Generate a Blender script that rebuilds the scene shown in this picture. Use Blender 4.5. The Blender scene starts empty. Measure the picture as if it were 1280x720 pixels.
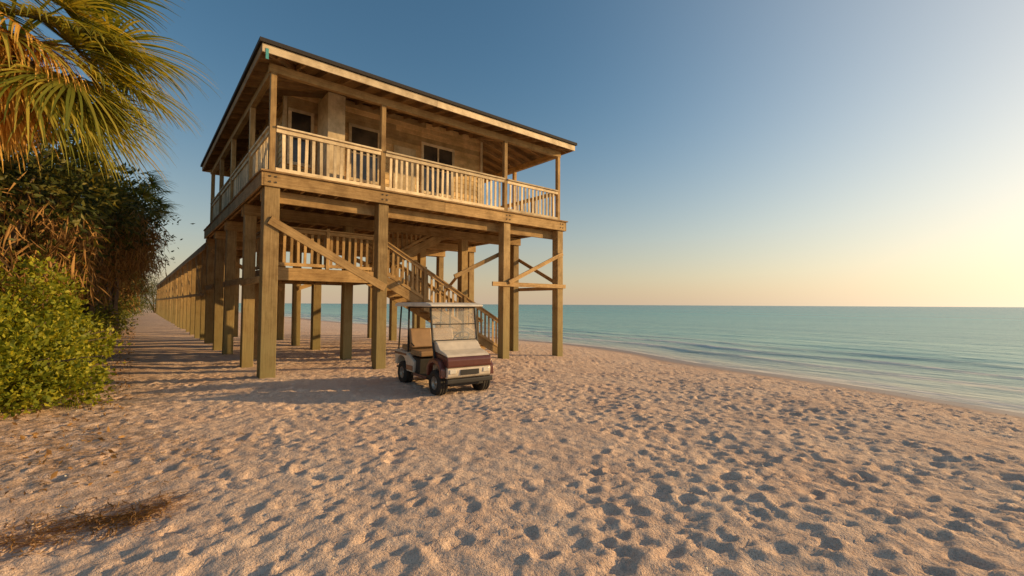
import bpy, math, random
import numpy as np
from mathutils import Vector, Matrix
random.seed(7); rng=np.random.default_rng(7)
scene=bpy.context.scene
ANG=math.radians(39.5)
U=np.array([math.cos(ANG),math.sin(ANG)]); V=np.array([-math.sin(ANG),math.cos(ANG)])
P0=np.array([-5.68,10.6])
SEA=-0.5
def st(X,Y):
    dx=X-P0[0]; dy=Y-P0[1]
    return dx*U[0]+dy*U[1], dx*V[0]+dy*V[1]
def xy(s,t): return (P0[0]+s*U[0]+t*V[0], P0[1]+s*U[1]+t*V[1])
def smooth(a,b,x):
    k=np.clip((x-a)/(b-a),0,1); return k*k*(3-2*k)
# ---------------- noise
LAT=rng.random((257,257))
def vnoise(x,y):
    xi=np.floor(x).astype(int); yi=np.floor(y).astype(int)
    fx=x-xi; fy=y-yi; fx=fx*fx*(3-2*fx); fy=fy*fy*(3-2*fy)
    a=LAT[xi%256,yi%256]; b=LAT[(xi+1)%256,yi%256]; c=LAT[xi%256,(yi+1)%256]; d=LAT[(xi+1)%256,(yi+1)%256]
    return (a*(1-fx)+b*fx)*(1-fy)+(c*(1-fx)+d*fx)*fy-0.5
# ---------------- node helpers
def newmat(name):
    m=bpy.data.materials.new(name); m.use_nodes=True
    nt=m.node_tree; b=nt.nodes['Principled BSDF']; return m,nt,b
def N(nt,t,**kw):
    n=nt.nodes.new(t)
    for k,v in kw.items(): setattr(n,k,v)
    return n
def ramp(nt,fac,stops):
    r=N(nt,'ShaderNodeValToRGB'); cr=r.color_ramp
    while len(cr.elements)<len(stops): cr.elements.new(0.5)
    for e,(p,c) in zip(cr.elements,stops):
        e.position=p; e.color=(c[0],c[1],c[2],1)
    nt.links.new(fac,r.inputs[0]); return r.outputs[0]
def mix(nt,fac,a,b,blend='MIX'):
    m=N(nt,'ShaderNodeMix',data_type='RGBA',blend_type=blend)
    for i,v in ((0,fac),(6,a),(7,b)):
        if isinstance(v,(int,float)): m.inputs[i].default_value=v
        elif isinstance(v,tuple): m.inputs[i].default_value=(v[0],v[1],v[2],1)
        else: nt.links.new(v,m.inputs[i])
    return m.outputs[2]
def mth(nt,op,a,b=None,clamp=False):
    m=N(nt,'ShaderNodeMath',operation=op,use_clamp=clamp)
    for i,v in ((0,a),(1,b)):
        if v is None: continue
        if isinstance(v,(int,float)): m.inputs[i].default_value=v
        else: nt.links.new(v,m.inputs[i])
    return m.outputs[0]
def noise(nt,vec,scale,detail=4,rough=.55):
    n=N(nt,'ShaderNodeTexNoise'); n.inputs['Scale'].default_value=scale
    n.inputs['Detail'].default_value=detail; n.inputs['Roughness'].default_value=rough
    if vec is not None: nt.links.new(vec,n.inputs['Vector'])
    return n.outputs['Fac']
def bump(nt,b,h,strength,dist,prev=None):
    n=N(nt,'ShaderNodeBump'); n.inputs['Strength'].default_value=strength; n.inputs['Distance'].default_value=dist
    nt.links.new(h,n.inputs['Height'])
    if prev is not None: nt.links.new(prev,n.inputs['Normal'])
    if b is not None: nt.links.new(n.outputs[0],b.inputs['Normal'])
    return n.outputs[0]
def wood(name,dark,light,rough=.8,green=None,wear=None):
    m,nt,b=newmat(name)
    uv=N(nt,'ShaderNodeUVMap').outputs[0]
    g=N(nt,'ShaderNodeNewGeometry')
    mp=N(nt,'ShaderNodeMapping'); mp.inputs['Scale'].default_value=(1.2,22,1); nt.links.new(uv,mp.inputs[0])
    ad=N(nt,'ShaderNodeVectorMath',operation='ADD'); nt.links.new(mp.outputs[0],ad.inputs[0])
    cb=N(nt,'ShaderNodeCombineXYZ'); nt.links.new(mth(nt,'MULTIPLY',g.outputs['Random Per Island'],50.),cb.inputs[0])
    nt.links.new(cb.outputs[0],ad.inputs[1])
    n1=noise(nt,ad.outputs[0],1.5,6,.65)
    c=ramp(nt,n1,[(.25,dark),(.72,light)])
    v=mth(nt,'ADD',mth(nt,'MULTIPLY',g.outputs['Random Per Island'],.6),.66)
    vv=N(nt,'ShaderNodeCombineColor'); [nt.links.new(v,vv.inputs[i]) for i in range(3)]
    c=mix(nt,1.,c,vv.outputs[0],'MULTIPLY')
    n2=noise(nt,g.outputs['Position'],2.3,5,.7)
    blot=ramp(nt,n2,[(.35,(.50,.45,.39)),(.6,(1,1,1))])
    c=mix(nt,.7,c,blot,'MULTIPLY')
    if green:
        sx=N(nt,'ShaderNodeSeparateXYZ'); nt.links.new(g.outputs['Position'],sx.inputs[0])
        f=mth(nt,'ADD',mth(nt,'MULTIPLY',sx.outputs[2],-.30),mth(nt,'ADD',mth(nt,'MULTIPLY',n2,1.2),.25),True)
        c=mix(nt,mth(nt,'MULTIPLY',f,.85),c,green)
    nt.links.new(c,b.inputs['Base Color']); b.inputs['Roughness'].default_value=rough
    b.inputs['Specular IOR Level'].default_value=.25
    bump(nt,b,n1,.6,.007)
    return m
def plain(name,col,rough=.5,metal=0,var=.15,scale=6,bmp=0.0,coat=0):
    m,nt,b=newmat(name)
    tc=N(nt,'ShaderNodeTexCoord').outputs['Object']
    n=noise(nt,tc,scale,5,.6)
    c=ramp(nt,n,[(.3,tuple(x*(1-var) for x in col)),(.7,tuple(min(1,x*(1+var)) for x in col))])
    nt.links.new(c,b.inputs['Base Color'])
    r=mth(nt,'ADD',mth(nt,'MULTIPLY',n,.25),rough-.12,True); nt.links.new(r,b.inputs['Roughness'])
    b.inputs['Metallic'].default_value=metal; b.inputs['Coat Weight'].default_value=coat
    if bmp: bump(nt,b,n,bmp,.01)
    return m
def leafmat(name,c1,c2,c3,transl=.35,rough=.5):
    m,nt,b=newmat(name)
    g=N(nt,'ShaderNodeNewGeometry')
    n=noise(nt,g.outputs['Position'],1.3,3)
    f=mth(nt,'ADD',mth(nt,'MULTIPLY',g.outputs['Random Per Island'],.7),mth(nt,'MULTIPLY',n,.35),True)
    c=ramp(nt,f,[(.1,c1),(.55,c2),(.95,c3)])
    nt.links.new(c,b.inputs['Base Color']); b.inputs['Roughness'].default_value=rough
    b.inputs['Specular IOR Level'].default_value=.25
    t=N(nt,'ShaderNodeBsdfTranslucent'); nt.links.new(mix(nt,1.,c,(1.6,1.4,.5),'MULTIPLY'),t.inputs[0])
    ms=N(nt,'ShaderNodeMixShader'); ms.inputs[0].default_value=transl
    nt.links.new(b.outputs[0],ms.inputs[1]); nt.links.new(t.outputs[0],ms.inputs[2])
    nt.links.new(ms.outputs[0],nt.nodes['Material Output'].inputs[0])
    return m
# ---------------- mesh builder
class MB:
    def __init__(s): s.v=[]; s.f=[]; s.uv=[]
    def obox(s,c,ax,ay,az):
        c=Vector(c); i=len(s.v)
        for a in(-1,1):
            for b in(-1,1):
                for d in(-1,1): s.v.append(tuple(c+ax*a+ay*b+az*d))
        L=ax.length*2; W=ay.length*2; H=az.length*2
        o=random.random()*3
        def idx(a,b,d): return i+a*4+b*2+d
        def q(l,u4): s.f.append(l); s.uv.extend(u4)
        q([idx(0,0,0),idx(0,0,1),idx(0,1,1),idx(0,1,0)],[(0,o),(.02,o),(.02,o+W),(0,o+W)])
        q([idx(1,0,0),idx(1,1,0),idx(1,1,1),idx(1,0,1)],[(0,o),(0,o+W),(.02,o+W),(.02,o)])
        q([idx(0,0,0),idx(1,0,0),idx(1,0,1),idx(0,0,1)],[(0,o),(L,o),(L,o+H),(0,o+H)])
        q([idx(0,1,0),idx(0,1,1),idx(1,1,1),idx(1,1,0)],[(0,o+.5),(0,o+.5+H),(L,o+.5+H),(L,o+.5)])
        q([idx(0,0,0),idx(0,1,0),idx(1,1,0),idx(1,0,0)],[(0,o+1),(0,o+1+W),(L,o+1+W),(L,o+1)])
        q([idx(0,0,1),idx(1,0,1),idx(1,1,1),idx(0,1,1)],[(0,o+2),(L,o+2),(L,o+2+W),(0,o+2+W)])
    def box(s,x0,x1,y0,y1,z0,z1):
        d=[x1-x0,y1-y0,z1-z0]; c=((x0+x1)/2,(y0+y1)/2,(z0+z1)/2)
        h=[Vector((d[0]/2,0,0)),Vector((0,d[1]/2,0)),Vector((0,0,d[2]/2))]
        k=d.index(max(d)); o=[j for j in range(3) if j!=k]
        a,b,e=h[k],h[o[0]],h[o[1]]
        if a.cross(b).dot(e)<0: b,e=e,b
        s.obox(c,a,b,e)
    def beam(s,p,q,w,h,up=(0,0,1)):
        p=Vector(p); q=Vector(q); d=q-p; L=d.length; d.normalize()
        up=Vector(up)
        if abs(d.dot(up))>.98: up=Vector((1,0,0))
        y=up.cross(d).normalized(); z=d.cross(y)
        s.obox((p+q)/2,d*L/2,y*w/2,z*h/2)
    def poly(s,pts):
        i=len(s.v); s.v+= [tuple(p) for p in pts]; s.f.append(list(range(i,i+len(pts)))); s.uv.extend([(p[0],p[1]) for p in pts])
    def extr(s,prof,y0,y1):
        n=len(prof); i=len(s.v)
        s.v+=[(x,y0,z) for x,z in prof]+[(x,y1,z) for x,z in prof]
        s.f.append([i+k for k in range(n)]); s.uv.extend([(0,0)]*n)
        s.f.append([i+n+k for k in reversed(range(n))]); s.uv.extend([(0,0)]*n)
        for k in range(n):
            k2=(k+1)%n
            s.f.append([i+k2,i+k,i+n+k,i+n+k2]); s.uv.extend([(0,0),(0,.1),(1,.1),(1,0)])
    def build(s,name,mat,parent=None,bev=0,smoothf=False):
        me=bpy.data.meshes.new(name); me.from_pydata(s.v,[],s.f); 
        uvl=me.uv_layers.new(name='UVMap'); uvl.data.foreach_set('uv',np.array(s.uv,dtype=np.float32).ravel())
        me.materials.append(mat); me.update()
        o=bpy.data.objects.new(name,me); scene.collection.objects.link(o)
        if parent: o.parent=parent
        if bev:
            b=o.modifiers.new('bev','BEVEL'); b.width=bev; b.segments=2; b.limit_method='ANGLE'
        if smoothf: me.shade_smooth()
        return o
def npmesh(name,verts,faces,mat,smoothf=False,attrs=None,parent=None):
    me=bpy.data.meshes.new(name)
    verts=np.asarray(verts,dtype=np.float32); faces=np.asarray(faces,dtype=np.int32)
    k=faces.shape[1]
    me.vertices.add(len(verts)); me.vertices.foreach_set('co',verts.ravel())
    me.loops.add(faces.size); me.loops.foreach_set('vertex_index',faces.ravel())
    me.polygons.add(len(faces)); me.polygons.foreach_set('loop_start',np.arange(0,faces.size,k,dtype=np.int32))
    if attrs:
        for an,av in attrs.items():
            a=me.attributes.new(an,'FLOAT','POINT'); a.data.foreach_set('value',np.asarray(av,dtype=np.float32))
    me.update(calc_edges=True); me.validate()
    me.materials.append(mat)
    if smoothf: me.shade_smooth()
    o=bpy.data.objects.new(name,me); scene.collection.objects.link(o)
    if parent: o.parent=parent
    return o
def empty(name,loc=(0,0,0),rz=0):
    e=bpy.data.objects.new(name,None); e.location=loc; e.rotation_euler=(0,0,rz); scene.collection.objects.link(e); return e
def graded(lof,hif,step,lo,hi,g=1.1):
    a=list(np.arange(lof,hif,step)); d=step; x=a[-1]
    while x<hi: d*=g; x+=d; a.append(x)
    d=step; x=a[0]; b=[]
    while x>lo: d*=g; x-=d; b.append(x)
    return np.array(b[::-1]+a)
def grid_faces(nx,ny):
    i=np.arange(nx-1)[:,None]; j=np.arange(ny-1)[None,:]
    a=(i*ny+j).ravel(); return np.stack([a,a+ny,a+ny+1,a+1],1)
# ---------------- terrain
def shore(t):
    return 12.4+.22*(np.clip(t,-40,7)+11.2)+.5*np.sin(t*.21+1)+.25*np.sin(t*.6)
def base_z(X,Y):
    s,t=st(X,Y); sh=shore(t)
    k=np.clip((s-4.5)/(sh-4.5),0,None)
    z=np.where(k<1,SEA*(k**1.5),SEA-(s-sh)*.07)
    z=np.maximum(z,-3)
    z=z+.25*smooth(-3.2,-7,s)
    z=z+(.12*vnoise(X*.35+9,Y*.35+3)+.06*vnoise(X*.9,Y*.9+7))*np.clip(1-k,0.05,1)
    return z
gx=graded(-8,9,.034,-3000,400,1.06); gy=graded(.9,11,.034,-60,5000,1.045)
XX,YY=np.meshgrid(gx,gy,indexing='ij')
Z=base_z(XX,YY)
s_,t_=st(XX,YY); dryness=smooth(.6,2.6,shore(t_)-s_)
fp=np.zeros_like(Z)
nf=32000
fx=rng.uniform(-11,14,nf); fy=.8+19*rng.random(nf)**1.1
heads=rng.choice([ANG+math.pi/2,ANG+math.pi/2+.5,0.3,1.2,2.4],nf)+rng.normal(0,.5,nf)
dens=vnoise(fx*.5+30,fy*.5)+.5*vnoise(fx*1.3,fy*1.3)
for i in range(nf):
    x,y=fx[i],fy[i]
    if dens[i]<-.28: continue
    big=rng.random()<.16
    a=rng.uniform(.08,.125) if big else rng.uniform(.03,.08)
    b=a*rng.uniform(.4,.8); dep=a*rng.uniform(.08,.19)
    R=a*2.1
    i0,i1=np.searchsorted(gx,[x-R,x+R]); j0,j1=np.searchsorted(gy,[y-R,y+R])
    if i1-i0<2 or j1-j0<2: continue
    dx=XX[i0:i1,j0:j1]-x; dy=YY[i0:i1,j0:j1]-y
    dx=dx+.9*a*vnoise(dx*9+x*7,dy*9+y*7)
    c,sn=math.cos(heads[i]),math.sin(heads[i])
    u=(dx*c+dy*sn)/a; v=(-dx*sn+dy*c)/b
    r2=u*u+v*v
    fp[i0:i1,j0:j1]+= -dep*np.exp(-r2**1.5)+dep*.5*np.exp(-((np.sqrt(r2)-1.45)/.4)**2)*(1+.8*math.cos(i)*np.sign(u))
fp=np.clip(fp,-.033,.026)
fine=.018*vnoise(XX*3,YY*3)+.018*vnoise(XX*7+5,YY*7)+.018*vnoise(XX*13,YY*13+2)+.009*vnoise(XX*24,YY*24+2)
fadef=1-smooth(14,30,np.hypot(XX,YY))
Z=Z+(fp+fine*fadef)*dryness
def ground_z(x,y): return float(base_z(np.array(float(x)),np.array(float(y))))
verts=np.stack([XX.ravel(),YY.ravel(),Z.ravel()],1)
m,nt,b=newmat('sand')
g=N(nt,'ShaderNodeNewGeometry'); pos=g.outputs['Position']
n1=noise(nt,pos,.8,6,.6); n2=noise(nt,pos,9,6,.7); n3=noise(nt,pos,90,3,.7)
c=ramp(nt,n1,[(.3,(.80,.56,.41)),(.7,(.90,.69,.53))])
c=mix(nt,.35,c,ramp(nt,n2,[(.35,(.66,.55,.47)),(.62,(1,1,1))]),'MULTIPLY')
c=mix(nt,.6,c,ramp(nt,n3,[(.36,(.48,.40,.35)),(.5,(1,1,1)),(.68,(1.1,1.1,1.08))]),'MULTIPLY')
aw=N(nt,'ShaderNodeAttribute',attribute_name='wet').outputs['Fac']
al=N(nt,'ShaderNodeAttribute',attribute_name='litter').outputs['Fac']
lit=mth(nt,'MULTIPLY',al,ramp(nt,noise(nt,pos,5,6,.75),[(.42,(0,0,0)),(.56,(1,1,1))]))
c=mix(nt,mth(nt,'MULTIPLY',lit,.65),c,(.26,.15,.075))
c=mix(nt,aw,c,(.27,.165,.11))
nt.links.new(c,b.inputs['Base Color'])
r=mth(nt,'SUBTRACT',.95,mth(nt,'MULTIPLY',aw,.6)); nt.links.new(r,b.inputs['Roughness'])
b.inputs['Specular IOR Level'].default_value=.2
dry=mth(nt,'SUBTRACT',1.,aw)
h1=mth(nt,'MULTIPLY',noise(nt,pos,5.5,5,.6),dry); h2=mth(nt,'MULTIPLY',noise(nt,pos,26,4,.7),dry); h3=mth(nt,'MULTIPLY',noise(nt,pos,150,2,.6),dry)
p=bump(nt,None,h1,.6,.08); p=bump(nt,None,h2,.8,.026,p); bump(nt,b,h3,.7,.006,p)
sand=m
wet=1-smooth(.7,2.3,shore(t_)-s_+.7*vnoise(s_*.3,t_*.5))
litter=smooth(-1.2,-3.0,s_+1.2*vnoise(XX*.7,YY*.7))*(1-smooth(60,90,YY))*smooth(3.0,5.0,YY)
npmesh('sand_beach',verts,grid_faces(len(gx),len(gy)),sand,True,{'wet':wet.ravel(),'litter':litter.ravel()})
# ---------------- sea
sg=graded(-1,30,.14,-1.6,9000,1.06); tg=graded(-30,30,.22,-6000,9000,1.06)
SS,TT=np.meshgrid(sg,tg,indexing='ij')
d=SS.copy(); s2=SS+shore(TT)
X2=P0[0]+s2*U[0]+TT*V[0]; Y2=P0[1]+s2*U[1]+TT*V[1]
ph=d*2*np.pi/2.9+3.4*vnoise(d*.12,TT*.08)+1.6*vnoise(d*.4,TT*.3)
amp=.036*smooth(.3,2.5,d)*(1-smooth(7,20,d))
W=amp*(np.maximum(0,np.sin(ph))**2*2-.6)*(1+1.4*vnoise(d*.2+4,TT*.15))+.02*vnoise(s2*1.1,TT*.8)*smooth(0,2,d)*(1-smooth(25,45,d))
crest=np.maximum(0,np.sin(ph+.35))**3*smooth(.1,.8,d)*(1-smooth(5,13,d))*np.clip(.85+1.5*vnoise(d*.3+40,TT*.22),0,1)
sv=np.stack([X2.ravel(),Y2.ravel(),(SEA+W).ravel()],1)
m,nt,b=newmat('sea_water')
g=N(nt,'ShaderNodeNewGeometry'); pos=g.outputs['Position']
ad=N(nt,'ShaderNodeAttribute',attribute_name='sd').outputs['Fac']
ac=N(nt,'ShaderNodeAttribute',attribute_name='crest').outputs['Fac']
ld=mth(nt,'MULTIPLY',mth(nt,'LOGARITHM',mth(nt,'ADD',mth(nt,'MAXIMUM',ad,0),1.),10.),.3)
c=ramp(nt,ld,[(0,(.66,.54,.40)),(.15,(.56,.60,.46)),(.35,(.28,.53,.43)),(.6,(.08,.38,.34)),(.85,(.035,.25,.26))])
mp=N(nt,'ShaderNodeMapping'); mp.inputs['Rotation'].default_value=(0,0,-ANG); nt.links.new(pos,mp.inputs[0])
mp2=N(nt,'ShaderNodeMapping'); mp2.inputs['Scale'].default_value=(1,.3,1); nt.links.new(mp.outputs[0],mp2.inputs[0])
w1=noise(nt,mp2.outputs[0],.35,5,.6); w2=noise(nt,mp2.outputs[0],2.4,5,.65); w3=noise(nt,mp2.outputs[0],.05,4,.6)
c=mix(nt,.6,c,ramp(nt,w3,[(.35,(.72,.8,.82)),(.65,(1.2,1.15,1.1))]),'MULTIPLY')
foamn=ramp(nt,noise(nt,mp2.outputs[0],3.5,6,.75),[(.33,(0,0,0)),(.52,(1,1,1))])
edge=ramp(nt,mth(nt,'ADD',ad,mth(nt,'MULTIPLY',w1,.8)),[(.35,(1,1,1)),(.95,(0,0,0))])
foam=mth(nt,'MULTIPLY',mth(nt,'MAXIMUM',mth(nt,'MULTIPLY',ac,1.),edge),foamn)
c=mix(nt,foam,c,(.88,.83,.76))
nt.links.new(c,b.inputs['Base Color']); b.inputs['IOR'].default_value=1.22
nt.links.new(mth(nt,'ADD',.24,mth(nt,'MULTIPLY',foam,.6)),b.inputs['Roughness'])
p=bump(nt,None,w1,.8,.5); bump(nt,b,w2,.8,.10,p)
npmesh('sea_water',sv,grid_faces(len(sg),len(tg)),m,True,{'sd':d.ravel(),'crest':crest.ravel()})
# ---------------- house
M_stilt=wood('weathered_stilt',(.25,.165,.07),(.55,.38,.18),green=(.22,.195,.085))
M_beam=wood('beam_wood',(.31,.185,.075),(.66,.44,.20))
M_deck=wood('deck_wood',(.25,.15,.07),(.50,.32,.15))
M_rail=wood('painted_rail',(.72,.55,.34),(.92,.76,.51))
M_side=wood('siding_wood',(.68,.45,.21),(.90,.65,.33))
M_trim=wood('fascia_paint',(.78,.60,.38),(.92,.76,.52))
M_shing=plain('shingles',(.035,.03,.028),.9,var=.4,scale=30,bmp=.4)
M_glass,nt,b=newmat('window_glass'); b.inputs['Roughness'].default_value=.06
nt.links.new(ramp(nt,noise(nt,N(nt,'ShaderNodeTexCoord').outputs['Object'],1.1),[(.4,(.03,.03,.03)),(.65,(.14,.11,.08))]),b.inputs['Base Color'])
M_teal=plain('teal_flashing',(.08,.36,.36),.5)
M_bolt=plain('bolt_steel',(.10,.08,.06),.6,metal=.6)
house=empty('stilt_beach_house',(P0[0],P0[1],0),ANG)
SG=[0,2.73,7.02,9.52]; TG=[0,2.5,5.7,8.4,11]
mb=MB(); mbb=MB()
for i,s in enumerate(SG):
    for j,t in enumerate(TG):
        h=.165 if (i,j)==(0,0) else .14
        j1,j2=random.uniform(-.03,.03),random.uniform(-.03,.03)
        mb.beam((s+j1,t+j2,-1),(s,t,4.40),2*h,2*h)
        if j==0:
            for zz in (4.50,4.63): mbb.box(s-.08,s-.045,-.232,-.216,zz-.018,zz+.018); mbb.box(s+.045,s+.08,-.232,-.216,zz-.018,zz+.018)
mb.build('stilts',M_stilt,house,.012); mbb.build('bolts',M_bolt,house)
mb=MB()
mb.box(-.19,4.6,-.215,-.165,4.40,4.72); mb.box(4.605,9.71,-.213,-.165,4.398,4.72); mb.box(-.19,9.71,11.165,11.215,4.40,4.72)
mb.box(-.24,-.192,-.21,5.5,4.395,4.715); mb.box(-.242,-.192,5.505,11.2,4.393,4.715); mb.box(9.712,9.76,-.21,11.2,4.395,4.715)
for t in TG:
    for o in (-.17,.17):
        if t==0 and o<0: continue
        mb.box(-.18,9.7,t+o-.04,t+o+.04,4.10,4.38)
x=-.1
while x<9.7:
    mb.box(x-.022,x+.022,-.16,11.16,4.405,4.70); x+=.405
mb.build('floor_beams',M_beam,house,.006)
mb=MB(); y=-.27
while y<11.2:
    mb.box(-.27+random.uniform(-.008,.008),9.79,y,y+.138,4.722,4.76); y+=.146
mb.build('deck_boards',M_deck,house)
mb=MB()
mb.beam((-.05,-.19,3.62),(2.78,-.19,2.12),.05,.2)
mb.beam((6.4,-.17,2.36),(9.75,-.17,2.36),.05,.14)
mb.beam((7.05,-.222,2.42),(9.55,-.222,3.55),.05,.13)
mb.beam((9.70,.05,2.4),(9.70,2.6,3.6),.05,.13)
mb.beam((9.69,-.1,2.3),(9.69,2.7,2.3),.05,.13)
mb.beam((7.02,.19,3.4),(5.2,.19,2.55),.05,.13)
for a,b2 in ((1,2),(3,4)):
    mb.beam((-.17,TG[a],2.3),(-.17,TG[b2],2.3),.05,.18)
mb.beam((-.17,TG[0]+.1,2.25),(-.17,TG[1],2.25),.05,.16)
mb.beam((9.70,TG[2],3.9),(9.70,TG[3],2.2),.05,.16)
mb.beam((2.73,5.53,3.9),(7.02,5.53,2.3),.05,.16)
mb.beam((2.73,8.23,2.3),(7.02,8.23,3.9),.05,.16)
mb.beam((0,10.83,3.9),(2.73,10.83,2.3),.05,.16)
mb.build('cross_braces',M_beam,house,.006)
def railing(mb,p,q,h=1.1,bot=.09,sp=.165,w=.07,posts=True,th=.025,face=None):
    p=Vector(p); q=Vector(q); d=q-p; hl=Vector((d.x,d.y,0)); L=hl.length; hl.normalize(); n=Vector((-hl.y,hl.x,0))
    up=Vector((0,0,1))
    mb.beam(p+up*h,q+up*h,.13,.04); mb.beam(p+up*(h-.075)+n*.002,q+up*(h-.075)+n*.002,.04,.09)
    mb.beam(p+up*bot,q+up*bot,.04,.085)
    k=int(L/sp)
    for i in range(1,k):
        f=i/k+random.uniform(-.008,.008)/L; c=p+d*f+n*(.022+th/2+.001)
        hh=random.uniform(-.012,.012); lean=hl*random.uniform(-.008,.008)
        a=c+up*(bot-.05+hh)-lean; bb=c+up*(h-.03+hh)+lean
        mb.obox((a+bb)/2,(bb-a)/2,n*th/2,hl*w/2)
mb=MB(); Zd=4.76
def seg(pts,**k):
    for a,b2 in zip(pts[:-1],pts[1:]): railing(mb,a,b2,**k)
seg([(s,-.05,Zd) for s in (.08,2.66)]); seg([(s,-.05,Zd) for s in (2.80,6.95)]); seg([(s,-.05,Zd) for s in (7.09,9.45)])
for a,b2 in zip(TG[:-1],TG[1:]):
    railing(mb,(-.02,b2-.07,Zd),(-.02,a+.07,Zd)); railing(mb,(9.53,a+.07,Zd),(9.53,b2-.07,Zd))
railing(mb,(9.45,11.03,Zd),(7.1,11.03,Zd)); railing(mb,(6.9,11.03,Zd),(2.8,11.03,Zd)); railing(mb,(2.6,11.03,Zd),(.1,11.03,Zd))
mb.build('deck_railing',M_rail,house)
mb=MB()
for i,s in enumerate(SG):
    for j,t in enumerate(TG):
        if i in(0,3) or j in (0,4):
            mb.box(s-.065,s+.065,t-.065,t+.065,4.72,7.14)
mb.box(-.1,9.62,-.07,.07,7.14,7.34); mb.box(-.1,9.62,10.93,11.07,7.14,7.34)
mb.box(-.068,.068,.072,10.92,7.14,7.338); mb.box(9.45,9.59,.072,10.92,7.14,7.338)
mb.build('porch_posts',M_beam,house,.008)
# roof
x0,x1,y0,y1=-.32,9.82,-.52,11.52; ze=7.47; sl=.22
hw=(x1-x0)/2; rx=(x0+x1)/2; ra=y0+hw; rb=y1-hw
if rb<ra: ra=rb=(y0+y1)/2
zr=ze+hw*sl
def roofshell(name,mat,off,grow,thick):
    mb=MB(); X0,X1,Y0,Y1=x0-grow,x1+grow,y0-grow,y1+grow
    for zz in (ze+off,ze+off+thick):
        A=(X0,Y0,zz);B=(X1,Y0,zz);C=(X1,Y1,zz);D=(X0,Y1,zz);R1=(rx,ra,zz+hw*sl);R2=(rx,rb,zz+hw*sl)
        L=[[A,B,R1],[B,C,R2,R1],[C,D,R2],[D,A,R1,R2]]
        for f in L: mb.poly(f if zz>ze+off else f[::-1])
    a=(X0,Y0);b_=(X1,Y0);c_=(X1,Y1);d_=(X0,Y1)
    for p,q in((a,b_),(b_,c_),(c_,d_),(d_,a)):
        mb.poly([(p[0],p[1],ze+off),(q[0],q[1],ze+off),(q[0],q[1],ze+off+thick),(p[0],p[1],ze+off+thick)])
    return mb.build(name,mat,house)
roofshell('roof_decking',M_deck,0,-.004,.03)
roofshell('roof_shingles',M_shing,.045,.09,.09)
mb=MB()
mb.box(x0-.03,4.1,y0-.035,y0-.006,ze-.15,ze+.04); mb.box(4.104,x1+.03,y0-.034,y0-.006,ze-.152,ze+.038); mb.box(x0-.03,x1+.03,y1+.006,y1+.035,ze-.15,ze+.04)
mb.build('roof_fascia',M_trim,house,.004)
mb=MB()
mb.box(x0-.034,x0-.006,y0-.004,y1+.004,ze-.148,ze+.038); mb.box(x1+.006,x1+.034,y0-.004,y1+.004,ze-.148,ze+.038)
mb.build('rake_fascia',M_deck,house,.004)
mb=MB(); mb.box(x0+.04,x0+.10,y0-.046,y0-.0365,ze-.30,ze-.06); mb.build('corner_flashing',M_teal,house)
mb=MB()
s=x0+.35
while s<x1-.2:
    d=min(s-x0,x1-s); ye=y0+min(d,3.0)
    mb.beam((s,y0,ze-.075),(s,ye,ze-.075+(ye-y0)*sl),.045,.14); mb.beam((s,y1,ze-.075),(s,y1-(ye-y0),ze-.075+(ye-y0)*sl),.045,.14); s+=.55
t=y0+.35
while t<y1-.2:
    d=min(t-y0,y1-t); xe=min(d,2.6)
    mb.beam((x0,t,ze-.075),(x0+xe,t,ze-.075+xe*sl),.045,.14); mb.beam((x1,t,ze-.075),(x1-xe,t,ze-.075+xe*sl),.045,.14); t+=.55
for a,b2 in(((x0,y0),(rx,ra)),((x1,y0),(rx,ra)),((x0,y1),(rx,rb)),((x1,y1),(rx,rb))):
    mb.beam((a[0],a[1],ze-.08),(b2[0],b2[1],zr-.08),.05,.15)
mb.build('rafters',M_deck,house)
# walls
wx0,wx1,wy0,wy1=.75,7.6,2.2,10.0
mb=MB(); mb.box(wx0+.05,wx1-.05,wy0+.05,wy1-.05,4.77,7.95); mb.build('wall_core',M_side,house)
mb=MB(); z=4.77
while z<7.92:
    hh=.17
    for (p,q,n) in (((wx0,wy0),(wx1,wy0),(0,-1)),((wx1,wy0),(wx1,wy1),(1,0)),((wx1,wy1),(wx0,wy1),(0,1)),((wx0,wy1),(wx0,wy0),(-1,0))):
        p=Vector((p[0],p[1],z+hh/2)); q=Vector((q[0],q[1],z+hh/2)); n=Vector((n[0],n[1],0)); d=(q-p).normalized()
        az=(Vector((0,0,1))-n*.12).normalized(); ay=az.cross(d)
        L=(q-p).length; cut=random.uniform(.3,.7)*L
        for a,b2 in((0,cut-.002),(cut+.002,L)):
            mb.obox(p+d*(a+b2)/2+n*-.02,d*(b2-a)/2,ay*.012,az*(hh*.56))
    z+=hh
mb.build('lap_siding',M_side,house)
mbf=MB(); mbg=MB()
def window(axis,pos,a,b2,z0,z1,n,door=False):
    def B(mbx,u0,u1,w0,w1,za,zb):
        lo,hi=sorted((pos+n*w0,pos+n*w1))
        if axis=='y': mbx.box(u0,u1,lo,hi,za,zb)
        else: mbx.box(lo,hi,u0,u1,za,zb)
    B(mbg,a,b2,.0,.035,z0,z1)
    f=.09
    B(mbf,a-f,b2+f,.0,.06,z1,z1+f); B(mbf,a-f,b2+f,.0,.07,z0-f,z0)
    B(mbf,a-f,a,.0,.058,z0,z1); B(mbf,b2,b2+f,.0,.058,z0,z1)
    B(mbf,a,b2,.0,.05,(z0+z1)/2-.02,(z0+z1)/2+.02)
    if b2-a>1: B(mbf,(a+b2)/2-.03,(a+b2)/2+.03,.0,.054,z0,z1)
window('y',wy0,.92,1.45,5.75,7.2,-1); window('y',wy0,2.65,3.5,5.6,7.2,-1); window('y',wy0,5.15,6.3,5.6,7.2,-1); 
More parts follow.
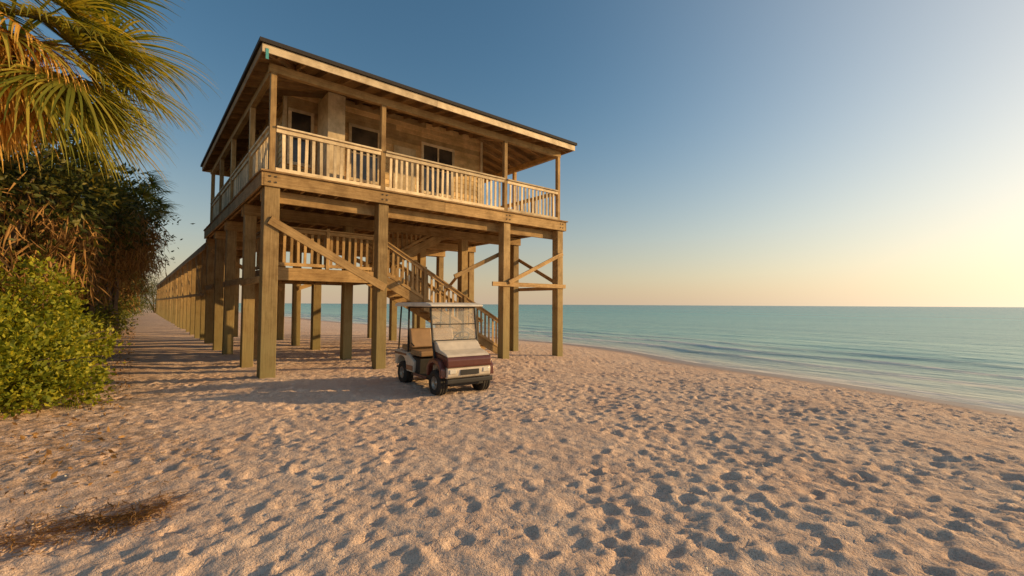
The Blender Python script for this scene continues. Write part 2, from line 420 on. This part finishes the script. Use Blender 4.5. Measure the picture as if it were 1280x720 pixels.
window('x',wx0,3.0,4.0,5.6,7.1,-1); window('x',wx0,5.5,6.5,5.6,7.1,-1); window('x',wx0,8.0,8.9,4.9,7.0,-1)
window('x',wx1,3.4,4.6,5.6,7.1,1); window('x',wx1,6.4,7.3,4.9,7.0,1)
window('y',wy1,2,3.2,5.6,7.1,1); window('y',wy1,5,6,5.6,7.1,1)
mbf.build('window_frames',M_trim,house,.004); mbg.build('window_panes',M_glass,house)
mb=MB()
mb.box(4.05,4.85,wy0-.05,wy0+.01,4.77,6.95); mb.build('entry_door',M_rail,house,.004)
mb=MB()
for (cx,cy) in ((wx0,wy0),(wx1,wy0),(wx0,wy1),(wx1,wy1)): mb.box(cx-.05,cx+.05,cy-.052,cy+.052,4.765,7.9)
mb.build('corner_boards',M_trim,house,.004)
mb=MB(); mb.box(1.62,2.10,1.15,2.10,4.768,7.62); mb.build('storage_closet',M_trim,house,.008)
# stairs
mb=MB()
Lz=2.65; ya,yb,yc=1.35,2.5,3.75
y=ya
while y<yc: mb.box(.35,3.2,y,y+.135,Lz-.04,Lz); y+=.142
mb.box(.35,3.2,ya-.05,ya-.003,Lz-.34,Lz-.005); mb.box(.35,3.2,yc+.05,yc+.098,Lz-.34,Lz-.005)
mb.box(.30,.347,ya-.05,yc+.09,Lz-.34,Lz-.003); mb.box(3.203,3.25,ya-.05,yc+.09,Lz-.34,Lz-.003)
for x in np.arange(.7,3.1,.45): mb.box(x,x+.04,ya,yc+.04,Lz-.30,Lz-.045)
e=7.9; n=14
for i in range(n):
    f=(i+.5)/n; x=3.25+(e-3.25)*f; z=Lz*(1-(i+1)/(n+1))
    mb.box(x-.17,x+.16,ya+.02,yb-.1,z-.04,z)
    if i<12:
        f2=(i+.5)/12; z2=Lz+(4.72-Lz)*((i+1)/13); x2=3.25+(6.9-3.25)*f2
        mb.box(x2-.15,x2+.16,yb+.1,yc-.02,z2-.04,z2)
for yy in(ya-.03,yb-.07): mb.beam((3.2,yy,Lz-.12),(e+.1,yy,-.08),.045,.29)
for yy in(yb+.07,yc+.01): mb.beam((3.2,yy,Lz-.12),(6.95,yy,4.6),.045,.29)
for (x,y) in((.42,ya+.02),(.42,yc-.05),(3.15,ya+.02),(3.15,yc-.05)): mb.box(x-.06,x+.06,y-.06,y+.06,-.8,Lz-.05)
for (x,y) in((.42,ya+.02),(1.75,ya+.02),(3.12,ya+.02)): mb.box(x-.045,x+.045,y-.045,y+.045,Lz+.002,Lz+1.15)
for f in(.33,.66,1.0):
    x=3.25+(e-3.25)*f; z=Lz*(1-f); mb.box(x-.05,x+.05,ya-.105,ya-.01,z-.3,z+1.12)
mb.build('stair_frame',M_beam,house,.004)
mb=MB()
railing(mb,(.47,ya+.02,Lz),(3.08,ya+.02,Lz),h=1.08); railing(mb,(.36,yc,Lz),(.36,ya+.1,Lz),h=1.08)
railing(mb,(3.2,ya-.05,Lz),(e,ya-.05,.0),h=1.08,bot=.12); railing(mb,(3.2,yb-.05,Lz),(e,yb-.05,.0),h=1.08,bot=.12)
railing(mb,(3.25,yb+.04,Lz),(6.8,yb+.04,4.7),h=1.0,bot=.12)
mb.build('stair_railing',M_beam,house)
# long elevated boardwalk behind
bw=empty('elevated_boardwalk',(P0[0],P0[1],0),ANG)
mb=MB(); Bz=4.3
t=12.9
while t<75:
    for s in(-.02,1.6): mb.box(s-.11,s+.11,t-.11,t+.11,-1,Bz-.05)
    mb.box(-.1,1.7,t+.12,t+.17,Bz-.35,Bz-.07); t+=2.5
mb.build('posts',M_stilt,bw,.006)
mb=MB()
t=11.3
while t<75: mb.box(-.12,1.74,t,t+.28,Bz-.04,Bz); t+=.29
for s in(-.16,1.74): mb.box(s-.02,s+.02,11.3,75,Bz-.30,Bz-.045)
mb.build('deck_boards',M_deck,bw)
mb=MB(); t=12.9; k=0
while t<70:
    if k%2==0: mb.beam((-.16,t,2.0),(-.16,t+2.5,3.9),.04,.13)
    t+=2.5; k+=1
mb.box(-.18,-.135,11.2,72,2.0,2.13)
mb.build('cross_braces',M_beam,bw)
# ---------------- golf cart
fwd=np.array([.57,-.82]); ang=math.atan2(fwd[1],fwd[0])
fa=np.array([-1.02,9.05]); ctr=fa-fwd/np.linalg.norm(fwd)*.82
cart=empty('golf_cart',(ctr[0],ctr[1],ground_z(ctr[0],ctr[1])-.02),ang)
C_red=plain('cart_brown_paint',(.13,.038,.025),.33,var=.15,coat=.4)
C_cream=plain('cart_cream_paint',(.70,.60,.47),.38,var=.12,coat=.3)
C_blk=plain('cart_black_plastic',(.025,.022,.02),.55,var=.3)
C_tire=plain('tire_rubber',(.03,.026,.022),.85,var=.4,scale=20,bmp=.3)
C_hub=plain('hub_steel',(.35,.33,.3),.4,metal=.7)
C_seat=plain('seat_vinyl',(.33,.20,.10),.5)
C_roof=plain('canopy_plastic',(.78,.71,.60),.45)
C_lamp=plain('headlamp_lens',(.75,.7,.6),.15)
C_orange=plain('marker_lens',(.7,.2,.03),.3)
M_ws,nt,b=newmat('windshield_acrylic'); b.inputs['Base Color'].default_value=(.8,.78,.70,1); b.inputs['Roughness'].default_value=.12
nz=noise(nt,N(nt,'ShaderNodeTexCoord').outputs['Object'],3,5,.6)
tr=N(nt,'ShaderNodeBsdfTransparent'); ms=N(nt,'ShaderNodeMixShader'); nt.links.new(mth(nt,'ADD',mth(nt,'MULTIPLY',nz,.4),.02),ms.inputs[0])
nt.links.new(tr.outputs[0],ms.inputs[1]); nt.links.new(b.outputs[0],ms.inputs[2]); nt.links.new(ms.outputs[0],nt.nodes['Material Output'].inputs[0])
def lathe(name,prof,mat,parent,loc,axis='Y',seg=40):
    vs=[];fs=[];n=len(prof)
    for k in range(seg):
        a=2*math.pi*k/seg
        for r,h in prof:
            vs.append((r*math.cos(a),h,r*math.sin(a)))
    for k in range(seg):
        k2=(k+1)%seg
        for j in range(n-1): fs.append([k*n+j,k*n+j+1,k2*n+j+1,k2*n+j])
    me=bpy.data.meshes.new(name); me.from_pydata(vs,[],fs); me.materials.append(mat); me.shade_smooth()
    o=bpy.data.objects.new(name,me); o.parent=parent; o.location=loc; scene.collection.objects.link(o); return o
Rw=.25
tp=[(.12,-.085),(.15,-.10),(.20,-.105),(.235,-.092),(Rw,-.07),(Rw,-.03),(.24,-.028),(.24,-.020),(Rw,-.018),(Rw,.018),(.24,.020),(.24,.028),(Rw,.03),(Rw,.07),(.235,.092),(.20,.105),(.15,.10),(.12,.085)]
hp=[(0.001,.07),(.03,.07),(.035,.05),(.07,.045),(.10,.06),(.122,.088),(.128,.088),(.125,.0),(.128,-.088),(.122,-.088),(.10,-.06),(.07,-.045),(.035,-.05),(.03,-.07),(.001,-.07)]
k=0
for wx in(.82,-.83):
    for wy in(.47,-.47):
        k+=1; lathe('tire_%d'%k,tp,C_tire,cart,(wx,wy,Rw)); lathe('hub_%d'%k,hp,C_hub,cart,(wx,wy,Rw))
def sm(mb,name,mat,bev=.03):
    o=mb.build(name,mat,cart,bev); o.modifiers['bev'].segments=3; return o
mb=MB()
mb.extr([(.46,.40),(.56,.34),(.60,.56),(.70,.63),(.84,.64),(.98,.60),(1.08,.52),(1.08,.36),(1.16,.36),(1.20,.40),(1.21,.50),(1.20,.555),(.60,.645)][::-1],-.47,.47)
sm(mb,'nose_lower',C_cream,.02)
mb=MB()
mb.extr([(.56,.65),(1.205,.562),(1.225,.59),(1.222,.71),(1.185,.755),(.57,.835)][::-1],-.478,.478)
sm(mb,'nose_band',C_red,.025)
mb=MB()
mb.extr([(.56,.838),(1.18,.758),(1.13,.80),(1.02,.835),(.86,.868),(.80,.92),(.72,1.0),(.64,1.03),(.56,1.0)][::-1],-.465,.465)
sm(mb,'hood',C_cream,.02)
mb=MB()
for sg in(-1,1):
    a,b2=sorted((sg*.475,sg*.585))
    mb.extr([(.50,.38),(.56,.36),(.60,.54),(.69,.61),(.82,.63),(.95,.61),(1.06,.52),(1.09,.38),(1.16,.38),(1.15,.54),(1.03,.68),(.82,.72),(.64,.69),(.52,.56)][::-1],a,b2)
sm(mb,'front_fenders',C_red,.02)
mb=MB()
mb.box(1.19,1.25,-.50,.50,.27,.36); sm(mb,'front_bumper',C_blk,.02)
mb=MB(); mb.box(1.212,1.222,-.20,.20,.42,.52); sm(mb,'front_grille',C_blk,.004)
mb=MB()
for sg in(-1,1): mb.box(1.17,1.222,sg*.36-.07,sg*.36+.07,.45,.53)
sm(mb,'headlamps',C_lamp,.012)
mb=MB(); mb.box(-1.05,1.1,-.36,.36,.20,.27); mb.box(-.30,.55,-.56,.56,.27,.32)
mb.beam((.82,-.4,.25),(.82,.4,.25),.06,.06); mb.beam((-.83,-.4,.25),(-.83,.4,.25),.07,.07)
mb.beam((.50,-.2,.32),(.62,-.2,.90),.04,.04)
sm(mb,'chassis_floor',C_blk,.01)
mb=MB(); mb.extr([(-.52,.30),(.02,.30),(.05,.62),(-.52,.66)],-.52,.52); sm(mb,'seat_base',C_blk,.02)
mb=MB()
for sg in(-1,1):
    a,b2=sorted((sg*.33,sg*.575))
    mb.extr([(-1.22,.42),(-1.12,.40),(-1.08,.52),(-.97,.60),(-.83,.62),(-.69,.60),(-.58,.50),(-.54,.32),(-.18,.32),(-.14,.56),(-.52,.70),(-1.22,.74)][::-1],a,b2)
mb.box(-1.21,-.53,-.329,.329,.42,.72)
sm(mb,'rear_body',C_cream,.025)
mb=MB(); mb.box(-.52,-.18,.577,.587,.36,.46); mb.box(-.52,-.18,-.587,-.577,.36,.46)
mb.box(-1.2,-.53,.577,.587,.645,.69); mb.box(-1.2,-.53,-.587,-.577,.645,.69)
mb.box(-.15,.50,.563,.575,.28,.33); mb.box(-.15,.50,-.575,-.563,.28,.33)
sm(mb,'side_band',C_red,.003)
mb=MB(); mb.box(-.46,.08,-.52,-.01,.665,.78); mb.box(-.46,.08,.01,.52,.665,.78)
for sg in(-1,1):
    c=sg*.265; mb.obox((-.50,c,1.02),Vector((0,.25,0)),Vector((.05,0,.0)),Vector((-.06,0,.20)))
mb.box(-1.0,-.62,-.50,.50,.745,.85); mb.obox((-.64,0,1.05),Vector((0,.50,0)),Vector((.035,0,0)),Vector((-.01,0,.17)))
sm(mb,'seats',C_seat,.03)
mb=MB()
for sg in(-1,1):
    y=sg*.50
    mb.beam((.74,y,.66),(.62,y,1.0),.035,.035); mb.beam((.62,y,1.0),(.50,y,1.70),.035,.035)
    mb.beam((-.62,y,.70),(-.60,y,1.70),.035,.035); mb.beam((-1.18,y,.72),(-1.05,y,1.70),.03,.03)
    mb.beam((-.60,y,.98),(-.30,y,.86),.025,.025)
mb.beam((.62,-.5,1.03),(.62,.5,1.03),.03,.03); mb.beam((.50,-.5,1.685),(.50,.5,1.685),.03,.03); mb.beam((.562,-.5,1.35),(.562,.5,1.35),.018,.02)
mb.beam((-.58,-.5,1.685),(-.58,.5,1.685),.03,.03); mb.beam((.66,.25,.92),(.42,.25,1.03),.035,.035)
mb.box(-1.36,-1.22,-.48,.48,.30,.34)
sm(mb,'frame',C_blk,.006)
mb=MB(); mb.obox((.56,0,1.355),Vector((0,.485,0)),Vector((.004,0,.001)),Vector((-.056,0,.325))); mb.build('windshield',M_ws,cart)
mb=MB(); mb.extr([(-1.20,1.70),(.66,1.70),(.72,1.715),(.68,1.75),(.44,1.785),(-1.05,1.785),(-1.20,1.76)][::-1],-.60,.60); sm(mb,'canopy_roof',C_roof,.03)
vs=[];fs=[];R=.17
for i in range(28):
    a=2*math.pi*i/28
    for j in range(8):
        bb=2*math.pi*j/8; rr=R+.014*math.cos(bb); vs.append((rr*math.cos(a),rr*math.sin(a),.014*math.sin(bb)))
for i in range(28):
    for j in range(8): fs.append([i*8+j,((i+1)%28)*8+j,((i+1)%28)*8+(j+1)%8,i*8+(j+1)%8])
me=bpy.data.meshes.new('steering_wheel'); me.from_pydata(vs,[],fs); me.materials.append(C_blk); me.shade_smooth()
o=bpy.data.objects.new('steering_wheel',me); o.parent=cart; o.location=(.40,.25,1.06); o.rotation_euler=(0,math.radians(-48),0); scene.collection.objects.link(o)
mb=MB(); mb.beam((.40,.09,1.06),(.40,.41,1.06),.03,.02); sm(mb,'wheel_spoke',C_blk,.004)
mb=MB()
for sg in(-1,1): mb.box(-1.235,-1.215,sg*.45-.05,sg*.45+.05,.62,.70)
sm(mb,'tail_lamps',C_orange,.005)
# ---------------- foliage
def leaves(name,C,size,aspect,mat,droop=0,parent=None,outward=None,jit=1.0):
    n=len(C); d=rng.normal(size=(n,3))*jit
    if outward is not None: d+=outward*1.2
    d[:,2]-=droop; d/=np.linalg.norm(d,axis=1)[:,None]
    r=rng.normal(size=(n,3)); sd=np.cross(d,r); sd/=np.linalg.norm(sd,axis=1)[:,None]
    nn=np.cross(d,sd)
    L=(size*rng.uniform(.6,1.35,n))[:,None]; Wd=L*aspect
    a=C; b_=C+d*L*.5+sd*Wd*.5+nn*Wd*.15; c=C+d*L-nn*L*.08; e=C+d*L*.5-sd*Wd*.5+nn*Wd*.15
    vv=np.stack([a,b_,c,e],1).reshape(-1,3)
    i=np.arange(n)[:,None]*4; f=np.concatenate([i+np.array([[0,1,2]]),i+np.array([[0,2,3]])],0)
    return npmesh(name,vv,f,mat,False,parent=parent)
def clump(ells,n,shell=.35,sub=10):
    P=[];O=[]
    vol=np.array([e[3]*e[4]*e[5] for e in ells])**(2/3); vol/=vol.sum()
    for e,f in zip(ells,vol):
        k=int(n*f/sub)
        dd=rng.normal(size=(k,3)); dd/=np.linalg.norm(dd,axis=1)[:,None]
        rad=1-shell*rng.random(k)**1.5+.14*rng.normal(size=k)
        rad*=1+.30*vnoise(dd[:,0]*2.5+e[0]*3,dd[:,1]*2.5+dd[:,2]*2.1+e[1])
        base=np.array(e[:3])+dd*np.array(e[3:6])*rad[:,None]
        q=np.repeat(base,sub,0)+rng.normal(size=(k*sub,3))*.13*np.array(e[3:6]).mean()**.5
        P.append(q);O.append(np.repeat(dd,sub,0))
    P=np.concatenate(P);O=np.concatenate(O); m=P[:,2]>.0
    return P[m],O[m]
def limbs(mb,root,tips,r0):
    for tpt in tips:
        p=Vector(root); q=Vector(tpt); pts=[p]
        for i in range(1,6):
            f=i/5; pts.append(p.lerp(q,f)+Vector((random.uniform(-.1,.1),random.uniform(-.1,.1),.25*math.sin(f*3.1))))
        for i in range(5):
            w=r0*(1-i/6.5); mb.beam(pts[i],pts[i+1],w,w)
M_bark=plain('bark',(.16,.11,.07),.9,var=.4,scale=12,bmp=.6)
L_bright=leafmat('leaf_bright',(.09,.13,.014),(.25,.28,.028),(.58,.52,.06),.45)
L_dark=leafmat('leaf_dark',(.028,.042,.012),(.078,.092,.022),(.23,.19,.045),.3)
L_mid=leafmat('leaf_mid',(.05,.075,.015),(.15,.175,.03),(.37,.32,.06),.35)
L_dry=leafmat('leaf_dry',(.15,.078,.03),(.33,.18,.065),(.54,.32,.12),.25,.8)
L_gold=leafmat('frond_gold',(.40,.22,.05),(.68,.41,.10),(.84,.56,.17),.4,.7)
L_green=leafmat('frond_green',(.09,.125,.025),(.24,.24,.04),(.54,.43,.085),.45,.45)
bush=empty('sea_grape_shrub',(0,0,0))
E=[]
def addE(L,X,Y,z,rx_,ry_,rz_): L.append((X,Y,z,rx_,ry_,rz_))
for (X,Y,z,r,h) in [(-8.7,7.3,.9,1.0,.95),(-7.95,7.5,.7,.7,.7),(-7.6,6.9,.35,.5,.45),(-8.4,6.5,.4,.7,.55),(-9.3,8.0,1.1,1.1,1.0),(-8.9,8.6,.8,.9,.9),(-8.4,8.2,.5,.6,.6),(-10.0,7.2,1.0,1.1,1.1),(-9.3,6.2,.5,.9,.8),(-10.4,8.8,1.2,1.2,1.1),(-8.0,5.9,.15,.5,.3),(-7.3,7.7,.2,.4,.35)]:
    addE(E,X,Y,z,r,r,h)
    for _ in range(4):
        a=random.uniform(0,6.28); addE(E,X+math.cos(a)*r*.95,Y+math.sin(a)*r*.95,z+random.uniform(0,1.1)*h,r*.28,r*.28,h*.38)
P,O=clump(E,46000,.5,9)
leaves('leaves',P,.085,.6,L_bright,-.2,bush,O)
mb=MB(); limbs(mb,(-8.9,7.7,-.1),[(e[0]+random.uniform(-.4,.4),e[1]+random.uniform(-.4,.4),e[2]+.3) for e in E],.04); mb.build('branches',M_bark,bush)
th=empty('tropical_thicket',(0,0,0))
E=[];
spec=[(-5.0,1.6,3.7,1.9,1.8),(-5.3,3.6,4.3,2.0,1.7),(-5.0,6,4.1,2.2,2.0),(-3.8,7.8,4.7,1.8,1.6),(-4.4,10.5,4.8,2.1,2.0),(-3.2,12.5,4.9,1.7,1.7),(-4.2,15,4.5,2.2,2.2),(-7.0,4.5,3.2,2.4,2.8),(-7,9,3.6,2.6,3),(-4.7,19,4.2,2.4,2.6),(-4.6,24,3.9,2.4,2.6),(-4.5,30,3.7,2.5,2.6),(-4.9,38,3.5,2.6,2.6),(-5.0,48,3.4,2.8,2.8),(-5.2,60,3.2,3,2.8),(-3.5,78,3,4,2.8),(0,82,3,4,2.8)]
for s,t,z,r,h in spec:
    X,Y=xy(s,t); addE(E,X,Y,z,r,r,h)
    for _ in range(6):
        a=random.uniform(0,6.28); addE(E,X+math.cos(a)*r*.85,Y+math.sin(a)*r*.85,z+random.uniform(-.4,1.0)*h*.75,r*.38,r*.38,h*.3)
P,O=clump(E,120000,.4,14)
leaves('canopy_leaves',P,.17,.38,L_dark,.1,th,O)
Vp,Fp=[],[]
E2=[]
for s,t,z,r,h in [(-4.8,2.5,1.0,1.4,1.3),(-5.0,5,1.1,1.5,1.4),(-4.4,8,1.1,1.2,1.2),(-4.5,11,1.1,1.4,1.4),(-4.3,14.5,1.2,1.4,1.4),(-4.5,18,1.2,1.5,1.4),(-4.5,23,1.2,1.7,1.4),(-4.6,29,1.2,1.9,1.4),(-4.8,37,1.2,2.1,1.5),(-4.8,47,1.2,2.3,1.5),(-4.4,60,1.2,2.8,1.6)]:
    X,Y=xy(s,t); addE(E2,X,Y,z,r,r,h)
    for _ in range(4):
        a=random.uniform(0,6.28); addE(E2,X+math.cos(a)*r*.9,Y+math.sin(a)*r*.9,z+random.uniform(-.6,.9)*h*.7,r*.4,r*.4,h*.35)
P,O=clump(E2,55000,.5,12)
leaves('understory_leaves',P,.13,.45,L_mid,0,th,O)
P=[]
for s,t,z,r,h in spec[:10]:
    X,Y=xy(s,t); k=1600
    a=rng.uniform(0,6.28,k); rr=r*(.6+.45*rng.random(k))
    P.append(np.stack([X+np.cos(a)*rr,Y+np.sin(a)*rr,z-h*.05-rng.random(k)*h*1.0],1))
leaves('dry_thatch',np.concatenate(P),.45,.07,L_dry,1.6,th,None,.8)
mb=MB()
for s,t,z,r,h in spec:
    X,Y=xy(s,t)
    limbs(mb,(X,Y,-.2),[(X+random.uniform(-1,1)*r*.6,Y+random.uniform(-1,1)*r*.6,z+random.uniform(-.3,.8)*h) for _ in range(6)],.2)
mb.build('trunks',M_bark,th)
def frond(V_,F_,o,dr,Lp,Lb,nl,spread,droop,wid,sag):
    d=Vector(dr).normalized(); up=Vector((0,0,1)); sd=d.cross(up)
    if sd.length<.1: sd=Vector((1,0,0))
    sd.normalize()
    p=Vector(o); pd=d.copy(); pts=[p.copy()]
    for i in range(6):
        p=p+pd*Lp/6; pd=(pd+Vector((0,0,-sag/6))).normalized(); pts.append(p.copy())
    nrm=sd.cross(pd).normalized()
    for i in range(6):
        w=.035*(1-i/9); k=len(V_)
        V_+= [tuple(pts[i]+sd*w),tuple(pts[i]-sd*w),tuple(pts[i+1]-sd*w),tuple(pts[i+1]+sd*w)]; F_.append((k,k+1,k+2,k+3))
    roll=random.uniform(-.5,.5)
    for j in range(nl):
        a=-spread+2*spread*j/(nl-1)+random.uniform(-.03,.03)
        ld=(pd*math.cos(a)+(sd*math.cos(roll)+nrm*math.sin(roll))*math.sin(a)).normalized()
        L=Lb*(.62+.38*math.cos(a*.6))*random.uniform(.85,1.08); q=p.copy(); w0=wid
        dd=ld.copy(); ws=dd.cross(nrm+Vector((random.uniform(-.3,.3),random.uniform(-.3,.3),0)))
        if ws.length<.05: ws=sd.copy()
        ws.normalize(); S=7
        for i in range(S+1):
            f=i/S; w=w0*(.35+.65*math.sin(min(1,f*2.2)*1.57))*(1-f**2.2)+.002
            k=len(V_); V_+=[tuple(q+ws*w),tuple(q-ws*w)]
            if i: F_.append((k-2,k-1,k+1,k))
            q=q+dd*L/S; dd=(dd+Vector((random.uniform(-.04,.04),random.uniform(-.04,.04),-droop*f*1.0))).normalized()
for s,t,z,r,h in spec[:7]:
    X,Y=xy(s,t)
    for _ in range(9):
        a=random.uniform(-2.2,1.4); el=random.uniform(-.1,.9)
        o=(X+math.cos(a)*r*.75,Y+math.sin(a)*r*.75,z+h*random.uniform(.0,.8))
        frond(Vp,Fp,o,(math.cos(a)*math.cos(el),math.sin(a)*math.cos(el),math.sin(el)),.4,.75,22,1.8,.35,.022,.3)
npmesh('palmetto_fronds',Vp,Fp,L_mid,parent=th)
palm=empty('fan_palm_tree',(0,0,0))
crown=Vector((-8.6,7.6,6.0))
Vg,Fg=[],[]
for i in range(34):
    a=random.uniform(-math.pi,math.pi); el=random.uniform(-.35,1.1)
    if i<22: a=[-.1,.3,-.5,.1,.7,-.8,-.25,.45,-1.1,.9,0,.2,-.4,.6,-.15,.05,.35,-.6,-.3,.15,.1,-.2][i]; el=[.15,.45,.3,-.15,.2,.0,.75,-.1,.4,.6,1.0,-.35,-.3,.05,-.5,.3,-.45,-.4,.5,.9,-.6,-.25][i]
    d=(math.cos(a)*math.cos(el),math.sin(a)*math.cos(el),math.sin(el))
    frond(Vg,Fg,crown,d,random.uniform(1.0,1.6),random.uniform(1.25,1.8),46,1.9,.38,.024,.45)
npmesh('green_fronds',Vg,Fg,L_green,parent=palm)
Vg,Fg=[],[]
for i in range(60):
    a=random.uniform(-math.pi,math.pi); el=random.uniform(-1.3,-.2)
    if i<50: a=random.uniform(-1.9,.4); el=random.uniform(-1.15,.35)
    d=(math.cos(a)*math.cos(el),math.sin(a)*math.cos(el),math.sin(el))
    frond(Vg,Fg,crown+Vector((0.0,-.5,-.05)),d,random.uniform(.6,1.15),random.uniform(.9,1.3),36,1.5,.7,.020,.9)
npmesh('dead_fronds',Vg,Fg,L_gold,parent=palm)
mb=MB(); n_=16
def tp_(i):
    z=-.3+i*(6.1+.3)/n_; f=i/n_; return Vector((crown.x-1.1*(1-f)**1.2,crown.y,z))
for i in range(n_):
    r=.20-.004*i; k=10; i0=len(mb.v)
    for cc,rr in((tp_(i),r),(tp_(i+1),r*.92)):
        for j in range(k):
            a=6.283*j/k; mb.v.append((cc.x+rr*math.cos(a),cc.y+rr*math.sin(a),cc.z))
    for j in range(k):
        j2=(j+1)%k; mb.f.append([i0+j,i0+j2,i0+k+j2,i0+k+j]); mb.uv.extend([(0,0)]*4)
mb.build('trunk',M_bark,palm)
def tufts(name,pts,mat,h,w,nb):
    Vv=[];Ff=[]
    for (x,y) in pts:
        z=ground_z(x,y)
        for _ in range(nb):
            a=random.uniform(0,6.28); l=random.uniform(.1,.9); H=h*random.uniform(.5,1.2)
            bx,by=x+random.gauss(0,.05),y+random.gauss(0,.05); sx,sy=-math.sin(a)*w,math.cos(a)*w
            tx,ty=bx+math.cos(a)*H*l,by+math.sin(a)*H*l; k=len(Vv)
            mx,my=bx+math.cos(a)*H*l*.3,by+math.sin(a)*H*l*.3
            Vv+=[(bx+sx,by+sy,z-.02),(bx-sx,by-sy,z-.02),(mx-sx,my-sy,z+H*.6),(mx+sx,my+sy,z+H*.6),(tx,ty,z+H)]
            Ff+=[(k,k+1,k+2,k+3),(k+3,k+2,k+4)]
    me=bpy.data.meshes.new(name); me.from_pydata(Vv,[],Ff); me.materials.append(mat)
    o=bpy.data.objects.new(name,me); scene.collection.objects.link(o); return o
pts=[]
for _ in range(260):
    s=-3.0-abs(random.gauss(0,.9)); t=random.uniform(-1.5,26); pts.append(xy(s,t))
tufts('beach_grass',pts,L_bright,.16,.004,10)
Vv=[];Ff=[]
def strand(x,y,a,L,w,zoff=.012):
    n=5
    for i in range(n+1):
        z=ground_z(x,y)+zoff+random.uniform(0,.015)
        sx,sy=-math.sin(a)*w,math.cos(a)*w
        Vv.extend([(x+sx,y+sy,z),(x-sx,y-sy,z+.004)])
        if i: k=len(Vv); Ff.append((k-4,k-3,k-1,k-2))
        x+=math.cos(a)*L/n; y+=math.sin(a)*L/n; a+=random.uniform(-.5,.5)
for _ in range(560):
    f=random.random()**.7; x=-3.9+f*.95+random.gauss(0,.12); y=3.25+f*.6+random.gauss(0,.15)
    strand(x,y,random.gauss(.45,.7),random.uniform(.08,.3),random.uniform(.002,.004),random.uniform(.005,.03))
for _ in range(450):
    x=random.uniform(-6.5,-3.2); y=random.uniform(2.6,6); strand(x,y,random.uniform(0,6),random.uniform(.03,.12),.0025)
npmesh('dry_seagrass_wrack',Vv,Ff,L_dry)
n=1700
ss=-3.0-np.abs(rng.normal(0,1.0,n))+.6; tt=rng.uniform(-6,28,n)
C=np.stack([P0[0]+ss*U[0]+tt*V[0],P0[1]+ss*U[1]+tt*V[1]],1); zz=base_z(C[:,0],C[:,1])+.012
leaves('fallen_leaves',np.column_stack([C,zz]),.07,.5,L_dry,0,None,None,.6)
n=1500
C=np.stack([rng.uniform(-7,10,n),rng.uniform(1.5,12,n)],1); 
zz=base_z(C[:,0],C[:,1])+.004
leaves('shell_fragments',np.column_stack([C,zz]),.02,.8,plain('shell',(.6,.54,.45),.6),0)
# ---------------- light
SAZ=math.radians(79); SEL=math.radians(13)
sd=Vector((math.sin(SAZ)*math.cos(SEL),math.cos(SAZ)*math.cos(SEL),math.sin(SEL)))
sun=bpy.data.lights.new('sun','SUN'); sun.energy=5.0; sun.angle=math.radians(.5); sun.color=(1,.66,.29)
so=bpy.data.objects.new('sun',sun); so.rotation_euler=sd.to_track_quat('Z','Y').to_euler(); scene.collection.objects.link(so)
w=bpy.data.worlds.new('World'); scene.world=w; w.use_nodes=True; nt=w.node_tree
bg=nt.nodes['Background']; sky=N(nt,'ShaderNodeTexSky',sky_type='NISHITA'); sky.sun_disc=False
sky.sun_elevation=SEL; sky.sun_rotation=SAZ; sky.air_density=1.1; sky.dust_density=.9; sky.ozone_density=1.8
hs=N(nt,'ShaderNodeHueSaturation'); hs.inputs['Saturation'].default_value=1.2; hs.inputs['Value'].default_value=1.1; hs.inputs['Hue'].default_value=.493; nt.links.new(sky.outputs[0],hs.inputs['Color'])
tc=N(nt,'ShaderNodeTexCoord').outputs['Generated']; sx=N(nt,'ShaderNodeSeparateXYZ'); nt.links.new(tc,sx.inputs[0])
dp=N(nt,'ShaderNodeVectorMath',operation='DOT_PRODUCT'); nt.links.new(tc,dp.inputs[0]); dp.inputs[1].default_value=tuple(sd)
glow=mth(nt,'POWER',mth(nt,'MAXIMUM',dp.outputs['Value'],0.),4.)
hz=mth(nt,'POWER',mth(nt,'SUBTRACT',1.,mth(nt,'MULTIPLY',mth(nt,'ABSOLUTE',sx.outputs[2]),1.9),True),3.)
col=mix(nt,mth(nt,'MULTIPLY',hz,.66),hs.outputs[0],(6.3,4.8,3.6))
col=mix(nt,mth(nt,'MULTIPLY',glow,mth(nt,'ADD',mth(nt,'MULTIPLY',hz,.8),.45),True),col,(12.0,10.2,7.6))
nt.links.new(col,bg.inputs[0]); bg.inputs[1].default_value=.115
# ---------------- camera
cam=bpy.data.cameras.new('camera'); cam.lens=16; cam.sensor_width=36; cam.clip_end=20000; cam.clip_start=.05
co=bpy.data.objects.new('camera',cam); co.location=(0,0,1.7); co.rotation_euler=(math.radians(92.06),math.radians(-.3),0)
scene.collection.objects.link(co); scene.camera=co
scene.view_settings.view_transform='Standard'; scene.view_settings.look='None'; scene.view_settings.exposure=0
